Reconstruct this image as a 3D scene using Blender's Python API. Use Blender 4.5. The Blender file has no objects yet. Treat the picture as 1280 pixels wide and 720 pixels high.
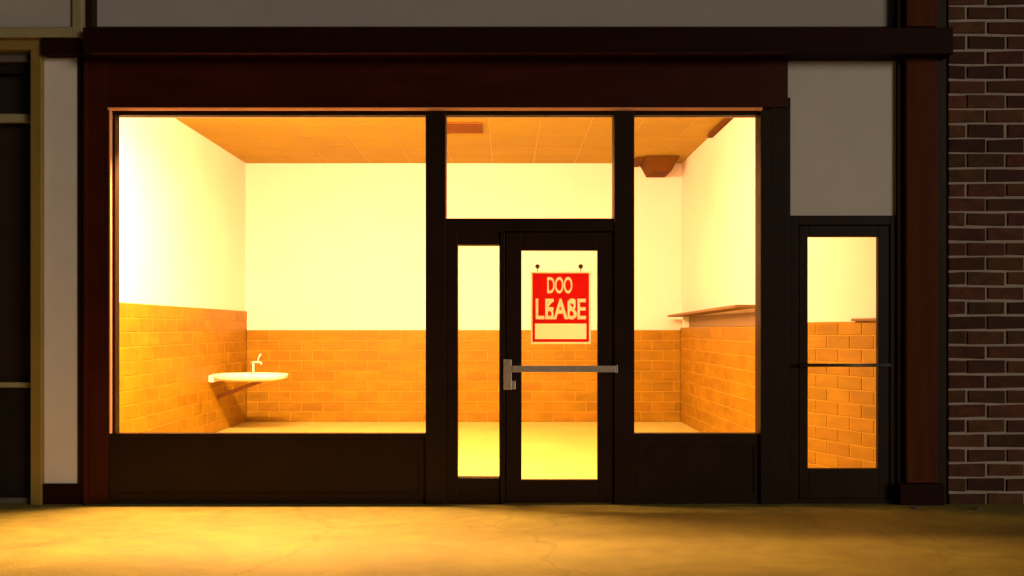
import bpy, bmesh, math, random
from mathutils import Vector
R = math.radians
random.seed(7)
scn = bpy.context.scene
C = scn.collection

# ------------------------------------------------------------------ measures
D = 6.4            # camera to shopfront
CH = 1.356         # camera height
PPM = 160.0
def S(Y): return D / (D + Y)
def wx(px, Y=0.0): return (px - 634) / PPM / S(Y)
def wz(py, Y=0.0): return CH + (412 - py) / PPM / S(Y)

# ------------------------------------------------------------------ mesh helpers
def box(bm, x0, x1, y0, y1, z0, z1):
    v = [bm.verts.new(p) for p in ((x0,y0,z0),(x1,y0,z0),(x1,y1,z0),(x0,y1,z0),
                                   (x0,y0,z1),(x1,y0,z1),(x1,y1,z1),(x0,y1,z1))]
    for f in ((3,2,1,0),(4,5,6,7),(0,1,5,4),(1,2,6,5),(2,3,7,6),(3,0,4,7)):
        bm.faces.new([v[i] for i in f])
def pb(bm, x0, y0, x1, y1, Yf, Yb):
    z0 = 0.0 if y1 is None else wz(y1, Yf)
    box(bm, wx(x0, Yf), wx(x1, Yf), Yf, Yb, z0, wz(y0, Yf))
def ring(bm, ox0, oy0, ox1, oy1, ix0, iy0, ix1, iy1, Yf, Yb):
    """rectangular frame with an opening, made of two stiles and two rails butted"""
    pb(bm, ox0, oy0, ix0, oy1, Yf, Yb); pb(bm, ix1, oy0, ox1, oy1, Yf, Yb)
    pb(bm, ix0, oy0, ix1, iy0, Yf, Yb)
    z1 = wz(iy1, Yf); z0 = 0.0 if oy1 is None else wz(oy1, Yf)
    box(bm, wx(ix0, Yf), wx(ix1, Yf), Yf, Yb, z0, z1)
def tube(bm, pts, r, n=12):
    pts = [Vector(p) for p in pts]; rings = []
    for i, p in enumerate(pts):
        d = (pts[min(i+1, len(pts)-1)] - pts[max(i-1, 0)]).normalized()
        a = d.orthogonal().normalized() if i == 0 else (rings_a - d*rings_a.dot(d)).normalized()
        rings_a = a; b = d.cross(a)
        rr = r[i] if isinstance(r, (list, tuple)) else r
        rings.append([bm.verts.new(p + a*math.cos(2*math.pi*k/n)*rr + b*math.sin(2*math.pi*k/n)*rr) for k in range(n)])
    for i in range(len(rings)-1):
        for k in range(n):
            bm.faces.new((rings[i][k], rings[i][(k+1)%n], rings[i+1][(k+1)%n], rings[i+1][k]))
    bm.faces.new(rings[0][::-1]); bm.faces.new(rings[-1])
def obj(name, bm, mat, parent=None, bevel=0.0, smooth=False):
    bmesh.ops.recalc_face_normals(bm, faces=bm.faces)
    me = bpy.data.meshes.new(name); bm.to_mesh(me); bm.free()
    if smooth:
        for p in me.polygons: p.use_smooth = True
    me.materials.append(mat)
    o = bpy.data.objects.new(name, me); C.objects.link(o)
    if parent:
        o.parent = parent
        w = Vector((0,0,0)); q = parent
        while q: w += q.location; q = q.parent
        o.location = -w + Vector((0,0,0))
        if parent.type == 'MESH': o.location = (0,0,0)
    if bevel:
        m = o.modifiers.new('bevel', 'BEVEL'); m.width = bevel; m.segments = 2
        m.limit_method = 'ANGLE'; m.angle_limit = R(40)
    return o
def thing(name, label, cat, loc=(0,0,0), group=None):
    o = bpy.data.objects.new(name, None); C.objects.link(o); o.location = loc
    o.empty_display_size = .2
    o['label'] = label; o['category'] = cat
    if group: o['group'] = group
    return o
def tag(o, label, cat, group=None):
    o['label'] = label; o['category'] = cat
    if group: o['group'] = group
    return o

# ------------------------------------------------------------------ materials
def mat(name, col, rough=.6, metal=0.0, spec=.5):
    m = bpy.data.materials.new(name); m.use_nodes = True
    b = m.node_tree.nodes['Principled BSDF']
    b.inputs['Base Color'].default_value = (*col, 1); b.inputs['Roughness'].default_value = rough
    b.inputs['Metallic'].default_value = metal; b.inputs['Specular IOR Level'].default_value = spec
    return m
def worn(name, c1, c2, rough=.6, scale=(6,6,6), bump=.15, bscale=60, metal=0.0, detail=6, island=0.0, spec=.5, rvar=.15, bdist=.003):
    """two-tone procedural surface with uneven gloss and a fine relief"""
    m = mat(name, c1, rough, metal, spec); nt = m.node_tree; N = nt.nodes; L = nt.links
    b = N['Principled BSDF']
    tc = N.new('ShaderNodeTexCoord'); mp = N.new('ShaderNodeMapping'); mp.inputs['Scale'].default_value = scale
    L.new(tc.outputs['Object'], mp.inputs['Vector'])
    n = N.new('ShaderNodeTexNoise'); n.inputs['Scale'].default_value = 1; n.inputs['Detail'].default_value = detail
    n.inputs['Roughness'].default_value = .62
    L.new(mp.outputs[0], n.inputs['Vector'])
    cr = N.new('ShaderNodeValToRGB'); cr.color_ramp.elements[0].position = .32; cr.color_ramp.elements[1].position = .7
    cr.color_ramp.elements[0].color = (*c1, 1); cr.color_ramp.elements[1].color = (*c2, 1)
    L.new(n.outputs['Fac'], cr.inputs[0]); out = cr.outputs[0]
    if island:
        g = N.new('ShaderNodeNewGeometry'); hv = N.new('ShaderNodeHueSaturation')
        mr = N.new('ShaderNodeMapRange'); mr.inputs['To Min'].default_value = 1-island; mr.inputs['To Max'].default_value = 1+island
        L.new(g.outputs['Random Per Island'], mr.inputs['Value']); L.new(mr.outputs[0], hv.inputs['Value'])
        wn = N.new('ShaderNodeTexWhiteNoise'); wn.noise_dimensions = '1D'; L.new(g.outputs['Random Per Island'], wn.inputs['W'])
        mr2 = N.new('ShaderNodeMapRange'); mr2.inputs['To Min'].default_value = .5 - island*.04; mr2.inputs['To Max'].default_value = .5 + island*.04
        L.new(wn.outputs['Value'], mr2.inputs['Value']); L.new(mr2.outputs[0], hv.inputs['Hue'])
        L.new(out, hv.inputs['Color']); out = hv.outputs[0]
    L.new(out, b.inputs['Base Color'])
    mr = N.new('ShaderNodeMapRange'); mr.inputs['To Min'].default_value = max(0.02, rough-rvar); mr.inputs['To Max'].default_value = min(1, rough+rvar)
    L.new(n.outputs['Fac'], mr.inputs['Value']); L.new(mr.outputs[0], b.inputs['Roughness'])
    if bump:
        n2 = N.new('ShaderNodeTexNoise'); n2.inputs['Scale'].default_value = bscale; n2.inputs['Detail'].default_value = 5
        L.new(tc.outputs['Object'], n2.inputs['Vector'])
        bp = N.new('ShaderNodeBump'); bp.inputs['Strength'].default_value = bump; bp.inputs['Distance'].default_value = bdist
        L.new(n2.outputs['Fac'], bp.inputs['Height']); L.new(bp.outputs[0], b.inputs['Normal'])
    return m
M = {}
M['bronze']  = worn('bronze_paint', (.016,.007,.0025), (.022,.010,.0035), .5, (3,3,3), .1, 90, spec=.12)
M['red']     = worn('oxblood_paint', (.036,.006,.0015), (.055,.009,.002), .5, (5,5,2), .12, 70, spec=.12)
M['head']    = worn('oxblood_board', (.036,.005,.001), (.050,.007,.0015), .5, (1.2,5,8), .12, 70, spec=.12)
M['beam']    = worn('beam_stain', (.014,.0035,.0012), (.020,.005,.002), .6, (1,6,9), .2, 40, spec=.06)
M['post']    = worn('post_stain', (.065,.015,.0035), (.095,.024,.006), .6, (14,14,.7), .2, 40, spec=.05)
M['bead']    = worn('edge_highlight', (.80,.34,.16), (.86,.40,.20), .4, (5,5,5), 0)  # pale tone that paints the bevel highlights onto the dark frame edges
M['stucco']  = worn('stucco', (.55,.51,.46), (.61,.57,.52), .85, (1.4,1.4,1.4), .35, 120)
M['stuccod'] = worn('grey_stucco', (.36,.325,.30), (.40,.365,.34), .85, (1.4,1.4,1.4), .35, 120)
M['tan']     = worn('ochre_paint', (.20,.135,.025), (.25,.17,.035), .5, (5,5,2), .12, 60)
M['tand']    = worn('khaki_paint', (.26,.225,.11), (.31,.265,.14), .5, (3,3,3), .12, 60)
M['dark']    = worn('dark_interior', (.09,.075,.06), (.12,.10,.08), .8, (2,2,2), .1, 40)
M['kick']    = worn('dark_kick_panel', (.012,.009,.006), (.02,.014,.009), .6, (3,3,3), .1, 60, spec=.08)
M['wall']    = worn('cream_plaster', (.70,.60,.60), (.77,.665,.665), .8, (.8,.8,.8), .2, 50)
M['wbrick']  = worn('glazed_ochre_brick', (.21,.108,.0015), (.30,.155,.002), .5, (3,3,9), .3, 30, island=.09, spec=.25, rvar=.1)
M['wmort']   = worn('ochre_mortar', (.37,.205,.006), (.43,.235,.008), .8, (5,5,5), .2, 80)
M['floor']   = worn('vinyl_floor', (.48,.43,.12), (.56,.50,.15), .35, (.9,.9,.9), .08, 20)
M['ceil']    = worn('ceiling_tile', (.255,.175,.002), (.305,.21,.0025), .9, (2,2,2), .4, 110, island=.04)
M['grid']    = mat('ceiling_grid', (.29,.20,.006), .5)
M['ebrick']  = worn('dark_brick', (.050,.017,.008), (.108,.040,.020), .85, (9,9,14), .6, 70, island=.42, spec=.2)
M['emort']   = worn('grey_mortar', (.32,.25,.21), (.42,.34,.29), .9, (9,9,9), .6, 120)
M['metal']   = worn('brushed_steel', (.50,.46,.42), (.58,.54,.50), .42, (30,3,30), .05, 80, metal=.55)
M['dmetal']  = worn('dark_steel', (.06,.06,.05), (.09,.085,.07), .4, (30,3,30), .05, 80, metal=.5)
M['porc']    = mat('porcelain', (.82,.80,.74), .2)
M['brack']   = mat('bracket_brown', (.20,.07,.02), .6)
M['wood']    = worn('shelf_wood', (.13,.068,.022), (.17,.09,.03), .6, (2,9,9), .15, 50)
M['shelf_shade']     = worn('under_shelf_shade', (.17,.11,.05), (.21,.14,.065), .7, (2,2,9), .1, 50)  # grey-brown that paints the shadow band below the shelf
M['vent']    = mat('vent_metal', (.13,.042,.003), .7, spec=.1)
M['duct'] = mat('duct_brown', (.085,.032,.002), .8, spec=.08)
M['hous']    = mat('white_enamel', (.7,.7,.66), .4)
M['white']   = mat('sign_white', (.80,.74,.62), .5)
M['red_s']   = worn('sign_red', (.62,.020,.010), (.70,.030,.014), .45, (9,9,9), .02, 50)
M['hook']    = mat('olive_suction_cup', (.16,.12,.03), .4)
M['stone']   = worn('pebble', (.10,.08,.06), (.16,.13,.10), .9, (40,40,40), .5, 200)
M['road']    = worn('asphalt', (.035,.035,.036), (.055,.055,.055), .9, (1,1,1), .6, 200)

def backlit(name, col, k=.6):
    m = bpy.data.materials.new(name); m.use_nodes = True; nt = m.node_tree; N = nt.nodes; L = nt.links
    b = N['Principled BSDF']; b.inputs['Base Color'].default_value = (*col, 1); b.inputs['Roughness'].default_value = .45
    t = N.new('ShaderNodeBsdfTranslucent'); t.inputs[0].default_value = (*col, 1)
    x = N.new('ShaderNodeMixShader'); x.inputs[0].default_value = k
    L.new(b.outputs[0], x.inputs[1]); L.new(t.outputs[0], x.inputs[2]); L.new(x.outputs[0], N['Material Output'].inputs[0]); return m
M['letter'] = backlit('letter_white', (.98,.97,.92), .85); M['white'] = backlit('translucent_white', (.96,.95,.88), .8); M['red_s'] = backlit('translucent_red', (.86,.065,.025), .68)
def glass_mat(name, tint=(1,1,1)):
    m = bpy.data.materials.new(name); m.use_nodes = True; nt = m.node_tree; N = nt.nodes; L = nt.links
    N.remove(N['Principled BSDF']); o = N['Material Output']
    t = N.new('ShaderNodeBsdfTransparent'); t.inputs[0].default_value = (*tint, 1)
    g = N.new('ShaderNodeBsdfGlossy'); g.inputs['Roughness'].default_value = .02
    lw = N.new('ShaderNodeLayerWeight'); lw.inputs[0].default_value = .5
    p5 = N.new('ShaderNodeMath'); p5.operation = 'POWER'; p5.inputs[1].default_value = 5; L.new(lw.outputs['Facing'], p5.inputs[0])
    f = N.new('ShaderNodeMapRange'); f.inputs['To Min'].default_value = .035; f.inputs['To Max'].default_value = .9; L.new(p5.outputs[0], f.inputs['Value'])
    x = N.new('ShaderNodeMixShader'); L.new(f.outputs[0], x.inputs[0]); L.new(t.outputs[0], x.inputs[1]); L.new(g.outputs[0], x.inputs[2])
    L.new(x.outputs[0], o.inputs[0]); return m
M['glass'] = glass_mat('clear_glass')
M['dglass'] = glass_mat('smoked_glass', (.45,.42,.38))

# worn concrete pavement
def pavement_mat():
    m = mat('worn_concrete', (.3,.27,.2), .8); nt = m.node_tree; N = nt.nodes; L = nt.links; b = N['Principled BSDF']
    tc = N.new('ShaderNodeTexCoord')
    def noise(sc, scale3=(1,1,1), det=6, dist=0, rough=.55):
        mp = N.new('ShaderNodeMapping'); mp.inputs['Scale'].default_value = scale3; L.new(tc.outputs['Object'], mp.inputs['Vector'])
        n = N.new('ShaderNodeTexNoise'); n.inputs['Scale'].default_value = sc; n.inputs['Detail'].default_value = det
        n.inputs['Distortion'].default_value = dist; n.inputs['Roughness'].default_value = rough
        L.new(mp.outputs[0], n.inputs['Vector']); return n
    big = noise(.9, (1,1.6,1), 5, .8); mid = noise(5, (1,1.4,1), 8, .4, .65); fine = noise(160, det=3)
    cr = N.new('ShaderNodeValToRGB'); e = cr.color_ramp.elements
    e[0].position = .36; e[0].color = (.23,.18,.030,1); e[1].position = .66; e[1].color = (.37,.315,.050,1)
    mx = N.new('ShaderNodeMix'); mx.data_type = 'FLOAT'; mx.inputs[0].default_value = .42
    L.new(big.outputs['Fac'], mx.inputs[2]); L.new(mid.outputs['Fac'], mx.inputs[3]); L.new(mx.outputs[0], cr.inputs[0])
    # aggregate speckle
    sp = N.new('ShaderNodeMix'); sp.data_type = 'RGBA'; sp.blend_type = 'MULTIPLY'; sp.inputs[0].default_value = .6
    mr = N.new('ShaderNodeMapRange'); mr.inputs['From Min'].default_value = .3; mr.inputs['From Max'].default_value = .7
    mr.inputs['To Min'].default_value = .62; mr.inputs['To Max'].default_value = 1.25
    L.new(fine.outputs['Fac'], mr.inputs['Value']); L.new(cr.outputs[0], sp.inputs[6]); L.new(mr.outputs[0], sp.inputs[7])
    # hairline cracks
    mp = N.new('ShaderNodeMapping'); mp.inputs['Scale'].default_value = (1,1,1); mp.inputs['Rotation'].default_value = (0,0,R(25))
    wob = noise(2.5, det=5); add = N.new('ShaderNodeMix'); add.data_type = 'VECTOR'; add.inputs[0].default_value = .35
    L.new(tc.outputs['Object'], mp.inputs['Vector']); L.new(mp.outputs[0], add.inputs[4]); L.new(wob.outputs['Color'], add.inputs[5])
    vo = N.new('ShaderNodeTexVoronoi'); vo.feature = 'DISTANCE_TO_EDGE'; vo.inputs['Scale'].default_value = .8
    L.new(add.outputs[1], vo.inputs['Vector'])
    ck = N.new('ShaderNodeMapRange'); ck.inputs['From Min'].default_value = 0.0; ck.inputs['From Max'].default_value = .012
    ck.inputs['To Min'].default_value = .80; ck.inputs['To Max'].default_value = 1
    L.new(vo.outputs['Distance'], ck.inputs['Value'])
    cm = N.new('ShaderNodeMix'); cm.data_type = 'RGBA'; cm.blend_type = 'MULTIPLY'; cm.inputs[0].default_value = 1
    L.new(sp.outputs[2], cm.inputs[6]); L.new(ck.outputs[0], cm.inputs[7]); L.new(cm.outputs[2], b.inputs['Base Color'])
    b1 = N.new('ShaderNodeBump'); b1.inputs['Strength'].default_value = .6; b1.inputs['Distance'].default_value = .03; L.new(mid.outputs['Fac'], b1.inputs['Height'])
    b2 = N.new('ShaderNodeBump'); b2.inputs['Strength'].default_value = .5; b2.inputs['Distance'].default_value = .003
    L.new(fine.outputs['Fac'], b2.inputs['Height']); L.new(b1.outputs[0], b2.inputs['Normal']); L.new(b2.outputs[0], b.inputs['Normal'])
    rr = N.new('ShaderNodeMapRange'); rr.inputs['To Min'].default_value = .5; rr.inputs['To Max'].default_value = .9
    L.new(mid.outputs['Fac'], rr.inputs['Value']); L.new(rr.outputs[0], b.inputs['Roughness'])
    return m
M['pave'] = pavement_mat()

def bricks(bm, org, u, n, length, z0, rows, bw, bh, gap, depth, stagger=.5, jit=0.0, ch=.003, v=Vector((0,0,1)), clip=True):
    """field of separate chamfered blocks on a surface: origin, run direction u, outward normal n, up direction v"""
    org = Vector(org); u = Vector(u); n = Vector(n)
    for r in range(rows):
        off = -(bw*stagger if r % 2 else 0.0); x = off
        while x < length - 1e-4:
            a = max(x, 0.0); b = min(x + bw - gap, length)
            if b - a > .02:
                j = lambda: random.uniform(-jit, jit)
                d = depth + random.uniform(-1, 1)*depth*.12
                lo = z0 + r*bh; hi = lo + bh - gap
                def P(s, t, k): return org + u*s + v*t + n*k
                jl, jh, ja, jb = j(), j(), j(), j()
                q = [(a+ja, lo+jl), (b+jb, lo+j()), (b+jb, hi+jh), (a+ja, hi+j())]
                c = [(q[0][0]+ch, q[0][1]+ch), (q[1][0]-ch, q[1][1]+ch), (q[2][0]-ch, q[2][1]-ch), (q[3][0]+ch, q[3][1]-ch)]
                w0 = [bm.verts.new(P(s, t, 0)) for s, t in q]
                w1 = [bm.verts.new(P(s, t, d-ch)) for s, t in q]
                w2 = [bm.verts.new(P(s, t, d)) for s, t in c]
                for k in range(4):
                    bm.faces.new((w0[k], w0[(k+1)%4], w1[(k+1)%4], w1[k]))
                    bm.faces.new((w1[k], w1[(k+1)%4], w2[(k+1)%4], w2[k]))
                bm.faces.new(w2); bm.faces.new(w0[::-1])
            x += bw

# ------------------------------------------------------------------ ground
bm = bmesh.new(); box(bm, -120, 120, -160, 80, -.50, -.14)
g = obj('road', bm, M['road']); g['kind'] = 'structure'
bm = bmesh.new(); box(bm, -40, 40, -9.0, .14, -.30, 0.0)
g = obj('pavement', bm, M['pave'], bevel=.012); g['kind'] = 'structure'

# ------------------------------------------------------------------ the shop
XL = -327/85.44; XR = 218/85.44; YB = D/.534 - D; ZC = 3.78     # room: left wall, right wall, back wall, ceiling
KINK = (XR, 1.60); END = (3.27, .13)
shop = thing('shop_building', 'empty lit shop with dark frames, big window and white glass door panes', 'shop')
shop['label'] = 'vacant brightly lit shop with dark red-brown frames between pale pilaster and brick wall'

bm = bmesh.new()
pb(bm, 115, -190, 1122, 33, .02, .30)
obj('upper_wall', bm, M['stuccod'], shop)
bm = bmesh.new()                                    # structural mass behind the header boards
box(bm, wx(98), wx(1183), .03, .30, wz(135), wz(33))
box(bm, wx(98), wx(134), .03, .099, 0, wz(135)); box(bm, wx(98), wx(121), .10, .30, 0, wz(135))
box(bm, -4.03, wx(98), .101, .299, 0, wz(33))
box(bm, wx(986), wx(1183), .03, .13, wz(271), wz(135))
box(bm, wx(1124), wx(1183), .03, .13, 0, wz(271))
obj('wall_core', bm, M['wall'], shop)
bm = bmesh.new()
box(bm, -4.05, 3.62, .30, YB+.25, ZC+.35, ZC+.55); box(bm, -4.05, 3.62, -.03, .30, wz(-190), wz(-205))
obj('roof', bm, M['dark'], shop)

bm = bmesh.new(); pb(bm, 103, 34, 1192, 67.5, -.17, .03)
obj('beam', bm, M['beam'], shop, bevel=.006)
bm = bmesh.new(); pb(bm, 51, 48, 102, 68, -.10, .03)
obj('beam', bm, M['beam'], shop, bevel=.005)
bm = bmesh.new(); pb(bm, 102.5, -190, 115, 34, -.06, .03)
obj('corner_post', bm, M['bronze'], shop, bevel=.004)
# right post
bm = bmesh.new(); pb(bm, 1122, -190, 1183, None, -.04, .03)
post = obj('post', bm, M['bronze'], shop, bevel=.004)
bm = bmesh.new(); pb(bm, 1133, -190, 1172, 33, -.075, -.04); pb(bm, 1133, 69, 1172, 604, -.075, -.04)
obj('post_face', bm, M['post'], post, bevel=.008)
bm = bmesh.new(); pb(bm, 1125, 605, 1181, None, -.085, -.04)
obj('post_base', bm, M['beam'], post, bevel=.006)
# left casing and header
bm = bmesh.new(); pb(bm, 102, 69, 134.5, None, -.05, .03)
cas = obj('casing', bm, M['red'], shop, bevel=.004)
bm = bmesh.new(); pb(bm, 104, 70, 109, None, -.075, -.05)
obj('casing_bead', bm, M['red'], cas, bevel=.004)
bm = bmesh.new(); pb(bm, 134.5, 69, 985, 134, -.05, .03); pb(bm, 951, 134, 985, 122, -.05, .03) if False else None
hd = obj('header_board', bm, M['head'], shop, bevel=.004)
bm = bmesh.new()
def bead(bm, xa, xb, ztop, h, d, yb):
    """moulding whose lower face slopes outward"""
    v = [(yb, ztop-h), (yb-d*.35, ztop-h), (yb-d, ztop-h*.45), (yb-d, ztop-h*.1), (yb-d*.8, ztop), (yb, ztop)]
    A = [bm.verts.new((xa, y, z)) for y, z in v]; B = [bm.verts.new((xb, y, z)) for y, z in v]
    for k in range(6): bm.faces.new((A[k], A[(k+1)%6], B[(k+1)%6], B[k]))
    bm.faces.new(A[::-1]); bm.faces.new(B)
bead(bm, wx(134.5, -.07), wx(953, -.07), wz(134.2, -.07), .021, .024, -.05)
obj('trim_highlight', bm, M['bead'], shop)  # light strip coloured as the bright highlight along the header's lower edge
bm = bmesh.new(); bead(bm, wx(112,-.19), wx(980,-.19), wz(65.2,-.19), .014, .018, -.1703)
obj('drip_bead', bm, M['red'], shop)
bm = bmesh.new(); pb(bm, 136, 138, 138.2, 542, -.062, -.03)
obj('jamb_highlight', bm, M['bead'], shop, bevel=.003)  # light strip coloured as the highlight down the left jamb
# inner white reveal of the large window
bm = bmesh.new(); box(bm, wx(144.5,.10), wx(146.5,.10), .10, .125, wz(545), wz(141))
obj('window_reveal', bm, M['wall'], shop)
# mullions and rails
bm = bmesh.new(); pb(bm, 532, 137.3, 557, None, -.05, .10)
obj('mullion', bm, M['bronze'], shop, bevel=.004)
bm = bmesh.new(); pb(bm, 768, 137.3, 793, None, -.05, .10)
obj('mullion', bm, M['bronze'], shop, bevel=.004)
bm = bmesh.new(); pb(bm, 951, 137.3, 962, None, -.05, .10); pb(bm, 962, 134, 987.5, None, -.035, .10); pb(bm, 951, 134.2, 962, 137.1, -.03, .10)
obj('casing', bm, M['bronze'], shop, bevel=.004)
# large left window
def window(x0, y0, x1, y1, outer, Yf=-.03):
    bm = bmesh.new(); ring(bm, *outer, x0, y0, x1, y1, Yf, .042)
    f = obj('window', bm, M['bronze'], shop, bevel=.003)
    bm = bmesh.new(); box(bm, wx(x0)-.01, wx(x1)+.01, .028, .034, wz(y1)-.01, wz(y0)+.01)
    obj('glass', bm, M['glass'], f)
    return f
window(144, 144, 532, 542, (134.5, 137.3, 532.01, 548))
window(793, 144, 951, 542, (792.99, 137.3, 951.01, 548))
window(557, 144, 768, 273, (556.99, 137.3, 768.01, 276))
# kick panels
def kick(x0, x1):
    bm = bmesh.new(); ring(bm, x0, 548, x1, None, x0+9, 558, x1-9, 616, -.028, .10)
    f = obj('kick_panel', bm, M['bronze'], shop, bevel=.004)
    bm = bmesh.new(); pb(bm, x0+9, 558, x1-9, 616, -.021, .05); obj('panel_infill', bm, M['bronze'], f)
kick(134.5, 532); kick(793, 951)
# door set
bm = bmesh.new(); pb(bm, 557, 276, 768, 289, -.04, .10)
obj('transom_rail', bm, M['bronze'], shop, bevel=.004)
bm = bmesh.new(); ring(bm, 557, 289, 625.5, None, 572, 306, 624, 598, -.03, .08)
f = obj('sidelight', bm, M['bronze'], shop, bevel=.004)
bm = bmesh.new(); box(bm, wx(571), wx(625), .02, .026, wz(599), wz(305)); obj('glass', bm, M['glass'], f)
bm = bmesh.new(); pb(bm, 625.5, 289, 631, None, -.045, .09)
obj('door_jamb', bm, M['bronze'], shop, bevel=.004)
bm = bmesh.new(); ring(bm, 632, 290.5, 767, 627, 652, 313, 747, 600, -.033, .015)
dr = obj('door', bm, M['bronze'], shop, bevel=.004)
bm = bmesh.new(); box(bm, wx(651), wx(748), -.012, -.006, wz(601), wz(312)); obj('glass', bm, M['glass'], dr)
bm = bmesh.new(); ring(bm, 629, 287, 770, None, 637, 296, 762, 622, .018, .085)
obj('door_stop', bm, M['bronze'], shop)
def stop(bm, x0, y0, x1, y1, Y, w=.009):
    box(bm, wx(x0), wx(x0)+w, Y-.006, Y+.02, wz(y1), wz(y0)); box(bm, wx(x1)-w, wx(x1), Y-.006, Y+.02, wz(y1), wz(y0))
    box(bm, wx(x0)+w, wx(x1)-w, Y-.006, Y+.02, wz(y0)-w, wz(y0)); box(bm, wx(x0)+w, wx(x1)-w, Y-.006, Y+.02, wz(y1), wz(y1)+w)
bm = bmesh.new()                                     # push bar across the glass
box(bm, wx(640,-.09), wx(770,-.09), -.092, -.070, wz(465.3,-.09), wz(457.2,-.09))
for xx in (648, 762): box(bm, wx(xx,-.07)-.014, wx(xx,-.07)+.014, -.0695, -.0335, wz(464.5,-.07), wz(458,-.07))
obj('push_bar', bm, M['metal'], dr, bevel=.0035)
bm = bmesh.new(); box(bm, wx(770,-.09)+.0005, wx(772,-.09), -.095, -.066, wz(466.2,-.09), wz(456.2,-.09))
obj('bar_end_cap', bm, M['metal'], dr, bevel=.002)
bm = bmesh.new()                                     # lock case with lower latch turn
box(bm, wx(629.5,-.07), wx(639.5,-.07), -.085, -.0335, wz(487,-.07), wz(449.5,-.07))
box(bm, wx(639.6,-.07), wx(644.5,-.07), -.080, -.0335, wz(486.5,-.07), wz(476,-.07))
lk = obj('lock_case', bm, M['metal'], dr, bevel=.004)
# right-hand section
bm = bmesh.new(); pb(bm, 985, 75.5, 988, 122, -.012, .03); pb(bm, 988, 75.5, 1121.9, 269.5, -.012, .03)
obj('blank_panel', bm, M['stucco'], shop)
bm = bmesh.new(); ring(bm, 987.5, 270, 1121.9, None, 998, 281, 1113, 624, -.022, .12)
f = obj('door_frame', bm, M['bronze'], shop, bevel=.004)
bm = bmesh.new(); ring(bm, 999, 282, 1112, 623.5, 1010, 296, 1098, 586, -.012, .035)
b2_ = bmesh.new(); ring(b2_, 996, 279, 1115, None, 1004, 288, 1107, 616, .038, .115)
obj('door_stop', b2_, M['bronze'], shop)
d2 = obj('door', bm, M['bronze'], shop, bevel=.004); d2['label'] = 'narrow glazed side door with a dark bar across'
bm = bmesh.new(); box(bm, wx(1009), wx(1099), .012, .018, wz(587), wz(295)); obj('glass', bm, M['glass'], d2)
bm = bmesh.new()
tube(bm, [(wx(1000,-.06), -.062, wz(456.5,-.06)), (wx(1113,-.06), -.062, wz(456.5,-.06))], .013, 14)
for xx in (1004, 1108): tube(bm, [(wx(xx,-.04), -.055, wz(456.5,-.04)), (wx(xx,-.04), -.0125, wz(456.5,-.04))], .010)
obj('push_bar', bm, M['dmetal'], d2, smooth=True)

# ---- room
bm = bmesh.new(); box(bm, XL-.2, 3.6, .14, YB+.2, -.2, .010)
obj('shop_floor', bm, M['floor'], shop)
bm = bmesh.new(); box(bm, -4.05, 3.6, .30, YB+.2, ZC+.012, ZC+.30)
ce = obj('ceiling', bm, M['grid'], shop)
bm = bmesh.new()
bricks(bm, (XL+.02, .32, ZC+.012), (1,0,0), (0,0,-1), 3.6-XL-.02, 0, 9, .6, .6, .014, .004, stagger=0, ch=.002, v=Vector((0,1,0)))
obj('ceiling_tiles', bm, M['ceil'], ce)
def wallbox(name, x0, x1, y0, y1):
    bm = bmesh.new(); box(bm, x0, x1, y0, y1, .010, ZC+.011); return obj(name, bm, M['wall'], shop)
wl = wallbox('interior_wall', XL-.2, XL, .30, YB); wb = wallbox('interior_wall', XL-.2, XR+.2, YB, YB+.2)
wr = wallbox('interior_wall', XR, XR+.2, KINK[1], YB)
bm = bmesh.new()
du = Vector((END[0]-KINK[0], END[1]-KINK[1], 0)); ln = du.length; du.normalize(); dn = Vector((-du.y, du.x, 0)) * -1
if dn.x > 0: dn = -dn
for z0, z1 in ((.010, ZC+.011),):
    a = Vector((*KINK, 0)); b = a + du*ln; o_ = -dn*.18
    vs = [bm.verts.new((p.x, p.y, z)) for z in (z0, z1) for p in (a, b, b+o_, a+o_)]
    for fc in ((0,1,2,3),(4,5,6,7),(0,1,5,4),(1,2,6,5),(2,3,7,6),(3,0,4,7)): bm.faces.new([vs[i] for i in fc])
wd = obj('interior_wall', bm, M['wall'], shop)
def dado(par, org, u, n, length, top, bw=.32, bh=.152, trim=True):
    rows = int(round((top-.01)/bh)); bh = (top-.01)/rows
    bm = bmesh.new(); org = Vector(org); u = Vector(u); n = Vector(n)
    a, b = org, org+u*length
    q = [a, b, b+n*.016, a+n*.016]
    vs = [bm.verts.new((p.x, p.y, z)) for z in (.011, top+.0) for p in q]
    for fc in ((0,1,2,3),(4,5,6,7),(0,1,5,4),(1,2,6,5),(2,3,7,6),(3,0,4,7)): bm.faces.new([vs[i] for i in fc])
    mo = obj('dado', bm, M['wmort'], par)
    bm = bmesh.new(); bricks(bm, org+n*.0155, u, n, length, .013, rows, bw, bh, .010, .006, jit=.001, ch=.003)
    obj('brickwork', bm, M['wbrick'], mo)
dado(wl, (XL,.32,0), (0,1,0), (1,0,0), YB-.32-.001, 1.625)
dado(wb, (XL+.026,YB,0), (1,0,0), (0,-1,0), XR-XL-.05, 1.35)
dado(wr, (XR,KINK[1]+.01,0), (0,1,0), (-1,0,0), YB-KINK[1]-.011, 1.385)
dado(wd, (KINK[0],KINK[1],0), du, dn, ln, 1.425, bw=.25, bh=.118)
bm = bmesh.new()                                     # low brown ledge on the splayed wall
a = Vector((*KINK,0)) + du*(ln*.63) + dn*.001; b = Vector((*KINK,0)) + du*(ln*.99) + dn*.001
q = [a, b, b+dn*.05, a+dn*.05]
vs = [bm.verts.new((p.x, p.y, z)) for z in (1.428, 1.452) for p in q]
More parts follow.
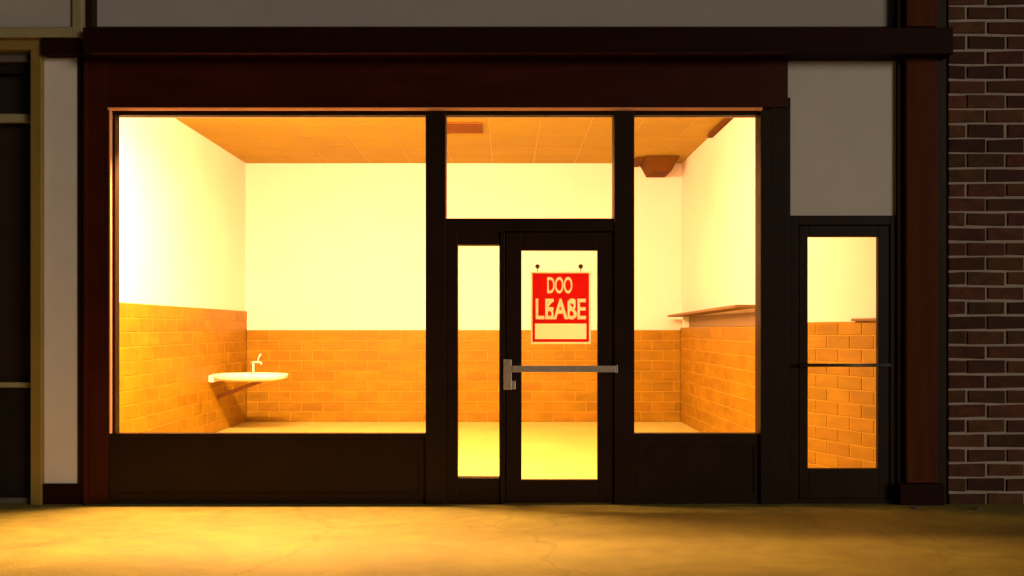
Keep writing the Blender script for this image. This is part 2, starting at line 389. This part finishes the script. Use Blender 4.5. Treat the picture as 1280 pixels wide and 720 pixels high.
for fc in ((0,1,2,3),(4,5,6,7),(0,1,5,4),(1,2,6,5),(2,3,7,6),(3,0,4,7)): bm.faces.new([vs[i] for i in fc])
obj('ledge', bm, M['wood'], wd, bevel=.003)

# ------------------------------------------------------------------ things in the room
# wash basin
sY = 5.0; s = S(sY)
bx0, bx1 = wx(262, 4.55), wx(361, 5.15)
basin = thing('wash_basin', 'white wall-hung wash basin on a brown bracket in the far left corner', 'basin', (XL+.4, 4.2, 0))
bm = bmesh.new()
cx, cy, zt = -3.335, 4.22, .785
hx, hy = .485, .30
prof = [(.60,-.095),(.86,-.075),(.98,-.058),(1.0,-.015),(.99,-.003),(.96,0),(.86,0),(.82,-.006),(.76,-.03),(.60,-.075),(.30,-.09)]
n = 40; rings = []
for sc, dz in prof:
    rg = []
    for k in range(n):
        t = 2*math.pi*k/n; ct, st = math.cos(t), math.sin(t)
        ex = .75
        rg.append(bm.verts.new((cx + hx*sc*math.copysign(abs(ct)**ex, ct), cy + hy*sc*math.copysign(abs(st)**ex, st), zt+dz)))
    rings.append(rg)
for i in range(len(rings)-1):
    for k in range(n): bm.faces.new((rings[i][k], rings[i][(k+1)%n], rings[i+1][(k+1)%n], rings[i+1][k]))
bm.faces.new(rings[0][::-1]); bm.faces.new(rings[-1])
bowl = obj('bowl', bm, M['porc'], basin, smooth=True)
# plinth slab fixing bowl to back/side walls
bm = bmesh.new(); box(bm, XL+.024, XL+.09, cy-.20, cy+.24, zt-.10, zt-.012)
obj('mounting_slab', bm, M['porc'], basin, bevel=.01)
bm = bmesh.new()
p0 = Vector((XL+.03, 4.40, .555)); 
def strut(a, b, w, h):
    a = Vector(a); b = Vector(b); d = (b-a).normalized(); s_ = Vector((0,1,0)); u_ = Vector((0,0,1))
    vs = [bm.verts.new(p + s_*i*w + u_*j*h) for p in (a,b) for i,j in ((-.5,-.5),(.5,-.5),(.5,.5),(-.5,.5))]
    for fc in ((0,1,2,3),(4,5,6,7),(0,1,5,4),(1,2,6,5),(2,3,7,6),(3,0,4,7)): bm.faces.new([vs[i] for i in fc])
strut((XL+.024, 4.38, .47), (cx+.10, 4.38, .68), .05, .055)
obj('bracket', bm, M['brack'], basin, bevel=.004)
bm = bmesh.new()
fx, fy = -3.36, 4.44
tube(bm, [(fx, fy, zt-.002), (fx, fy, zt+.14)], .014)
tube(bm, [(fx-.03, fy, zt+.135), (fx+.03, fy-.04, zt+.145), (fx+.13, fy-.10, zt+.14), (fx+.14, fy-.11, zt+.115)], .011)
fa = obj('faucet', bm, M['porc'], basin, smooth=True)
bm = bmesh.new(); tube(bm, [(fx+.06, fy, zt+.15), (fx+.07, fy, zt+.20), (fx+.10, fy, zt+.25)], [.008,.007,.009])
obj('lever', bm, M['porc'], fa, smooth=True)

# wall shelf on the right wall
sh = thing('wall_shelf', 'long brown wooden wall shelf above the brick dado on the right wall', 'shelf', (XR, 3.5, 0))
bm = bmesh.new()
xo = XR - .24
v = [(XR-.002, 1.9), (XR-.002, YB-.15), (xo, YB-.15), (xo, 1.9)]
vs = [bm.verts.new((x, y, z + (YB-y)*.012)) for z in (1.535, 1.565) for x, y in v]
for fc in ((0,1,2,3),(4,5,6,7),(0,1,5,4),(1,2,6,5),(2,3,7,6),(3,0,4,7)): bm.faces.new([vs[i] for i in fc])
obj('board', bm, M['wood'], sh, bevel=.003)
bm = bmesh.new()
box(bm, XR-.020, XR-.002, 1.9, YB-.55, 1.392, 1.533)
obj('shade_board', bm, M['shelf_shade'], sh)  # board in shadow colour, standing for the shade on the wall under the shelf
bm = bmesh.new(); box(bm, XR-.10, XR-.021, YB-.60, YB-.565, 1.392, 1.535)
obj('bracket', bm, M['hous'], sh, bevel=.003)
# little dark hook above shelf
bm = bmesh.new(); hy_ = 1.74; hz = 1.356 + 39/PPM/S(hy_)*1.0
tube(bm, [(XR-.002, hy_, hz), (XR-.035, hy_, hz), (XR-.04, hy_, hz-.02)], .012)
tag(obj('wall_hook', bm, M['vent'], None, smooth=True), 'small dark hook on the right wall just over the wooden shelf', 'hook')

# ceiling vent
vx0, vx1 = wx(557, 2.6), wx(604, 2.6)
Yv0, Yv1 = None, None
def ydepth(py): # depth at which the ceiling shows at picture height py
    return (ZC-CH)*PPM/(412-py)*D - D
ya, yb = ydepth(153.5), ydepth(165.5)
sv = S((ya+yb)/2)
vent = thing('ceiling_vent', 'flat brown air vent set in the tiled ceiling behind the transom window', 'vent', ((557-634)/PPM/sv, ya, ZC))
bm = bmesh.new(); x0, x1 = (545-634)/PPM/sv, (603-634)/PPM/sv
w = .03
for r_ in ((x0, x1, ya, ya+w), (x0, x1, yb-w, yb), (x0, x0+w, ya+w, yb-w), (x1-w, x1, ya+w, yb-w)): box(bm, *r_, ZC-.012, ZC+.005)
fr = obj('frame', bm, M['vent'], vent, bevel=.002)
bm = bmesh.new(); k = ya+w+.01
while k < yb-w-.01:
    box(bm, x0+w, x1-w, k, k+.012, ZC-.009, ZC+.004); k += .028
obj('louvres', bm, M['vent'], vent)
bm = bmesh.new(); box(bm, x0+w, x1-w, ya+w, yb-w, ZC-.003, ZC+.002)
obj('backing', bm, M['vent'], vent)

# brown unit hanging at the far right of the ceiling
hu = thing('ceiling_speaker', 'brown wedge-shaped box fixed under the ceiling in the far right corner', 'ceiling box', (2.25, YB-.5, ZC))
bm = bmesh.new()
Yu = YB-.55; su = S(Yu)
xa, xb, xc, xd = [(p-634)/PPM/su for p in (806, 850, 816, 840)]
zb = CH + (412-213)/PPM/su
vs = [bm.verts.new(p) for p in ((xa,Yu,ZC-.001),(xb,Yu,ZC-.001),(xb,YB-.01,ZC-.001),(xa,YB-.01,ZC-.001),
                                (xc,Yu+.06,zb),(xd,Yu+.06,zb),(xd,YB-.01,zb),(xc,YB-.01,zb))]
for fc in ((0,1,2,3),(4,5,6,7),(0,1,5,4),(1,2,6,5),(2,3,7,6),(3,0,4,7)): bm.faces.new([vs[i] for i in fc])
obj('housing', bm, M['duct'], hu, bevel=.006)
bm = bmesh.new(); box(bm, xa-.12, xa-.002, Yu+.08, YB-.02, ZC-.05, ZC-.001)
obj('mounting_plate', bm, M['duct'], hu, bevel=.004)
# dark conduit along the ceiling edge
ya, yb = ydepth(140), ydepth(168)
bm = bmesh.new(); box(bm, XR-.065, XR-.002, ya, yb, ZC-.045, ZC-.002)
tag(obj('cable_duct', bm, M['duct'], None, bevel=.004), 'short dark duct along the ceiling edge above the right wall', 'duct')

# ceiling lights (stand behind the header)
def emit(name, col, st):
    m = bpy.data.materials.new(name); m.use_nodes = True; b = m.node_tree.nodes['Principled BSDF']
    b.inputs['Emission Color'].default_value = (*col, 1); b.inputs['Emission Strength'].default_value = st
    b.inputs['Base Color'].default_value = (.8,.8,.8,1); return m
LC = (1.0, .52, .20)
M['tube'] = emit('lit_diffuser', LC, 15)
def strip(xc, yc, zc, ln_, watt, side, label):
    t = thing('strip_light', label, 'strip light', (xc, yc, ZC), 'warm strip lights hung inside along the shop window')
    bm = bmesh.new(); box(bm, xc-ln_/2, xc+ln_/2, yc-.07, yc+.07, zc+.02, zc+.07); obj('housing', bm, M['hous'], t, bevel=.004)
    bm = bmesh.new(); box(bm, xc-ln_/2+.02, xc+ln_/2-.02, yc-.05, yc+.05, zc+.005, zc+.0195); obj('diffuser', bm, M['tube'], t)
    for q in (-.35, .35):
        bm = bmesh.new(); tube(bm, [(xc+q*ln_, yc, zc+.07), (xc+q*ln_, yc, ZC)], .008); obj('stem', bm, M['hous'], t)
    l = bpy.data.lights.new('strip_lamp', 'AREA'); l.shape = 'RECTANGLE'; l.size = ln_-.05; l.size_y = .10
    l.energy = watt; l.color = LC
    o = bpy.data.objects.new('strip_lamp', l); C.objects.link(o); o.location = (xc, yc, zc); o.rotation_euler = (0,0,0)
    l = l.copy(); l.energy = side                      # the diffuser also shines into the room
    o = bpy.data.objects.new('strip_lamp', l); C.objects.link(o); o.location = (xc, yc+.075, zc+.03); o.rotation_euler = (R(82),0,0)
strip(-2.25, .52, 3.40, 1.5, 840, 300, 'strip light nearest the left wall behind the window head')
strip(-.75, .52, 3.40, 1.5, 230, 200, 'middle strip light behind the window head')
strip(1.30, .60, 3.40, 1.5, 10, 135, 'strip light nearest the right wall behind the window head')

# ------------------------------------------------------------------ lease sign on the door
sg = thing('lease_sign', 'red and white lease sign hung on the glass of the main door', 'sign', (wx(700,-.02), -.03, wz(385)))
Yg = -.020
bm = bmesh.new(); pb(bm, 663.5, 339.5, 738.5, 430, Yg, Yg+.006)
board = obj('board', bm, M['white'], sg, bevel=.001)
def glyphs(body, x0, y0, x1, y1, Ya, Yb_, off, space):
    """lettering as a mesh fitted to a rectangle, from depth Ya to Yb_"""
    cu = bpy.data.curves.new('lettering', 'FONT'); cu.body = body; cu.size = 1; cu.extrude = .5; cu.offset = off; cu.space_character = space
    cu.resolution_u = 4
    to = bpy.data.objects.new('lettering', cu); C.objects.link(to)
    dg = bpy.context.evaluated_depsgraph_get(); me = bpy.data.meshes.new_from_object(to.evaluated_get(dg))
    bpy.data.objects.remove(to)
    xs = [v.co.x for v in me.vertices]; ys = [v.co.y for v in me.vertices]
    ax, bx_, ay, by = min(xs), max(xs), min(ys), max(ys)
    for v in me.vertices:
        u = (v.co.x-ax)/(bx_-ax); t = (v.co.y-ay)/(by-ay)
        v.co = (wx(x0,Yg) + u*(wx(x1,Yg)-wx(x0,Yg)), Ya if v.co.z > 0 else Yb_, wz(y1,Yg) + t*(wz(y0,Yg)-wz(y1,Yg)))
    return me
words = (('DOO', 684, 346, 715.5, 367, .020, .92), ('LEASE', 669.5, 373, 732.5, 399.5, .018, .98), ('6AB', 681.5, 376, 721, 399.0, .002, .95))
bm = bmesh.new(); pb(bm, 665.5, 341.5, 736.3, 427.5, Yg-.0024, Yg-.0006)
red = obj('red_field', bm, M['red_s'], sg)
cutters = []
for wd_ in words:
    me = glyphs(wd_[0], *wd_[1:5], Yg-.02, Yg+.02, *wd_[5:]); c_ = bpy.data.objects.new('cutter', me); C.objects.link(c_); cutters.append(c_)
bm = bmesh.new(); box(bm, wx(668.8,Yg), wx(733,Yg), Yg-.02, Yg+.02, wz(423.8,Yg), wz(404.5,Yg)); c_ = obj('cutter', bm, M['white']); cutters.append(c_)
bpy.context.view_layer.update()
keep = red.location.copy(); red.location = (0,0,0); red.parent = None; bpy.context.view_layer.update()
for c_ in cutters:
    md = red.modifiers.new('cut', 'BOOLEAN'); md.operation = 'DIFFERENCE'; md.solver = 'EXACT'; md.use_self = True; md.object = c_
dg = bpy.context.evaluated_depsgraph_get(); me = bpy.data.meshes.new_from_object(red.evaluated_get(dg))
red.modifiers.clear(); red.data = me; me.materials.clear(); me.materials.append(M['red_s'])
for p in me.polygons: p.material_index = 0
red.parent = sg; red.location = keep
for c_ in cutters: bpy.data.objects.remove(c_)
for k_, wd_ in enumerate(words[:2]):
    me = glyphs(wd_[0], *wd_[1:5], Yg-.0016-.0003*k_, Yg-.0007-.0001*k_, *wd_[5:]); me.materials.clear(); me.materials.append(M['letter'])
    o = bpy.data.objects.new('lettering', me); C.objects.link(o); o.parent = sg; o.location = -sg.location
for xx in (672, 726):
    h = None
    bm = bmesh.new()
    x, z = wx(xx,-.02), wz(333,-.02)
    tube(bm, [(x,-.0125,z), (x,-.020,z), (x,-.026,z)], [.019,.012,.006], 16)
    tube(bm, [(x,-.024,z), (x,-.030,z-.015), (x,-.022,z-.040)], .0035, 8)
    obj('suction_hook', bm, M['hook'], sg, smooth=True)

# ------------------------------------------------------------------ pale pilaster on the left
pil = thing('pilaster', 'narrow pale grey wall strip with dark base left of the shop window', 'pilaster', (wx(75), 0, 0))
bm = bmesh.new(); pb(bm, 51.5, 68.3, 97, 604.5, -.02, .10); obj('render_face', bm, M['stucco'], pil, bevel=.002)
bm = bmesh.new(); pb(bm, 51.5, 605, 101.8, None, -.045, .10); obj('base', bm, M['beam'], pil, bevel=.004)
bm = bmesh.new(); pb(bm, 97.2, 68.3, 101.8, 604.5, -.03, .10); obj('corner_trim', bm, M['bronze'], pil)

# ------------------------------------------------------------------ neighbouring shopfront
nb = thing('neighbouring_shopfront', 'dark unlit neighbouring shopfront with ochre frame at the left edge', 'shopfront', (-5.3, 0, 0))
XN = -560
bm = bmesh.new(); pb(bm, 38, 62.5, 51, None, -.07, .08); obj('corner_stile', bm, M['tan'], nb, bevel=.004)
bm = bmesh.new(); pb(bm, XN, 48.5, 51, 62.3, -.07, .12); obj('head_rail', bm, M['tan'], nb, bevel=.004)
bm = bmesh.new(); pb(bm, XN, 63, 37.8, 92, .04, .16); obj('head_panel', bm, M['kick'], nb, bevel=.003)
bm = bmesh.new()
pb(bm, XN, 142.5, 37.8, 153, .02, .10); obj('glazing_bar', bm, M['tand'], nb, bevel=.004)
bm = bmesh.new(); pb(bm, XN, 478, 37.8, 484.5, .02, .10); obj('glazing_bar', bm, M['tand'], nb, bevel=.004)
bm = bmesh.new(); pb(bm, XN, 485, 37.8, 622, .035, .10); obj('kick_panel', bm, M['kick'], nb, bevel=.003)
bm = bmesh.new(); pb(bm, XN, 622.5, 37.8, None, .0, .12); obj('threshold', bm, M['dark'], nb, bevel=.003)
bm = bmesh.new(); pb(bm, XN, 92, 37.8, 142, .055, .061); pb(bm, XN, 153, 37.8, 478, .055, .061); obj('glass', bm, M['dglass'], nb)
bm = bmesh.new(); pb(bm, -270, 62.8, -257, None, -.069, .08); obj('stile', bm, M['tan'], nb, bevel=.004)
# sign box above
bm = bmesh.new(); ring(bm, XN, -190, 102.2, 46.5, XN+12, -178, 90, 33.5, -.11, .0)
sb = obj('fascia_frame', bm, M['tand'], nb, bevel=.005)
bm = bmesh.new(); pb(bm, XN+12, -178, 90, 33.5, -.085, .0); obj('fascia_panel', bm, M['stuccod'], sb)
bm = bmesh.new()
box(bm, -7.6, -4.12, .60, .70, .009, 3.74); box(bm, -7.75, -7.6, .1, 1.75, 0, 3.9); box(bm, -7.6, -4.04, .1, 1.6, 3.75, 3.9)
box(bm, -7.6, -4.04, .14, 1.6, -.1, .008); box(bm, -7.75, -3.75, .0, .12, 3.45, wz(-190))
box(bm, -4.12, -4.035, .3, 1.6, .008, 3.75)
obj('dim_room', bm, M['dark'], nb)

# ------------------------------------------------------------------ brick wall on the right
bwl = thing('brick_wall', 'dark red-brown brick wall with pale mortar at the right edge', 'brick wall', (wx(1182)+2, 0, 0))
X0 = wx(1183); H = wz(-190)
bm = bmesh.new(); box(bm, X0+.001, X0+4.6, -.032, .3, 0, H)
mw = obj('mortar', bm, M['emort'], bwl)
bm = bmesh.new()
bricks(bm, (X0-.006, -.0315, 0), (1,0,0), (0,-1,0), 4.6, -.012, int(H/.1145), 0.305, .1145, .020, .010, jit=.0055, ch=.004)
obj('brick_courses', bm, M['ebrick'], bwl)

# ------------------------------------------------------------------ stones at the foot of the wall
for i, (px, y, r, lab) in enumerate(((1145, -.20, .022, 'small dark chip of stone by the base of the brown post'),
                                      (1222, -.22, .020, 'small dark chip of stone at the foot of the brick wall'),
                                      (50, -.16, .016, 'small dark chip of stone by the ochre corner stile'))):
    bm = bmesh.new(); bmesh.ops.create_icosphere(bm, subdivisions=2, radius=r)
    for v_ in bm.verts:
        v_.co *= 1 + random.uniform(-.18,.18); v_.co.z *= .4; v_.co.x *= 1.8
        v_.co += Vector((wx(px, y), y, r*.28))
    tag(obj('stone_chip', bm, M['stone']), lab, 'stone', 'stone chips along the shopfront')

# ------------------------------------------------------------------ light
w = bpy.data.worlds.new('World'); scn.world = w; w.use_nodes = True
nt = w.node_tree; bg = nt.nodes['Background']
sky = nt.nodes.new('ShaderNodeTexSky'); sky.sky_type = 'NISHITA'; sky.sun_disc = False
EL, AZ = 10, 130
sky.sun_elevation = R(EL); sky.sun_rotation = R(AZ); sky.dust_density = 4; sky.air_density = 1.5
nt.links.new(sky.outputs[0], bg.inputs[0]); bg.inputs['Strength'].default_value = .0035
l = bpy.data.lights.new('low_sun', 'SUN'); l.energy = 1.05; l.angle = R(20); l.color = (1,.84,.66)
so = bpy.data.objects.new('low_sun', l); C.objects.link(so)
dirv = Vector((math.sin(R(AZ))*math.cos(R(EL)), math.cos(R(AZ))*math.cos(R(EL)), math.sin(R(EL))))
so.rotation_euler = dirv.to_track_quat('Z', 'Y').to_euler(); so.location = (0,-10,6)

# ------------------------------------------------------------------ camera
cd = bpy.data.cameras.new('camera'); cam = bpy.data.objects.new('camera', cd); C.objects.link(cam)
cam.location = (0, -D, CH); cam.rotation_euler = (R(90), 0, 0)
cd.sensor_width = 36; cd.lens = 36*D*PPM/1280; cd.shift_x = 6/1280; cd.shift_y = 52/1280
cd.clip_start = .05; cd.clip_end = 500
scn.camera = cam
scn.render.engine = 'CYCLES'
vs_ = scn.view_settings; vs_.view_transform = 'Standard'; vs_.look = 'None'; vs_.exposure = 0; vs_.gamma = 1
scn.cycles.max_bounces = 10; scn.cycles.diffuse_bounces = 6; scn.cycles.transparent_max_bounces = 12
scn.cycles.sample_clamp_indirect = 8
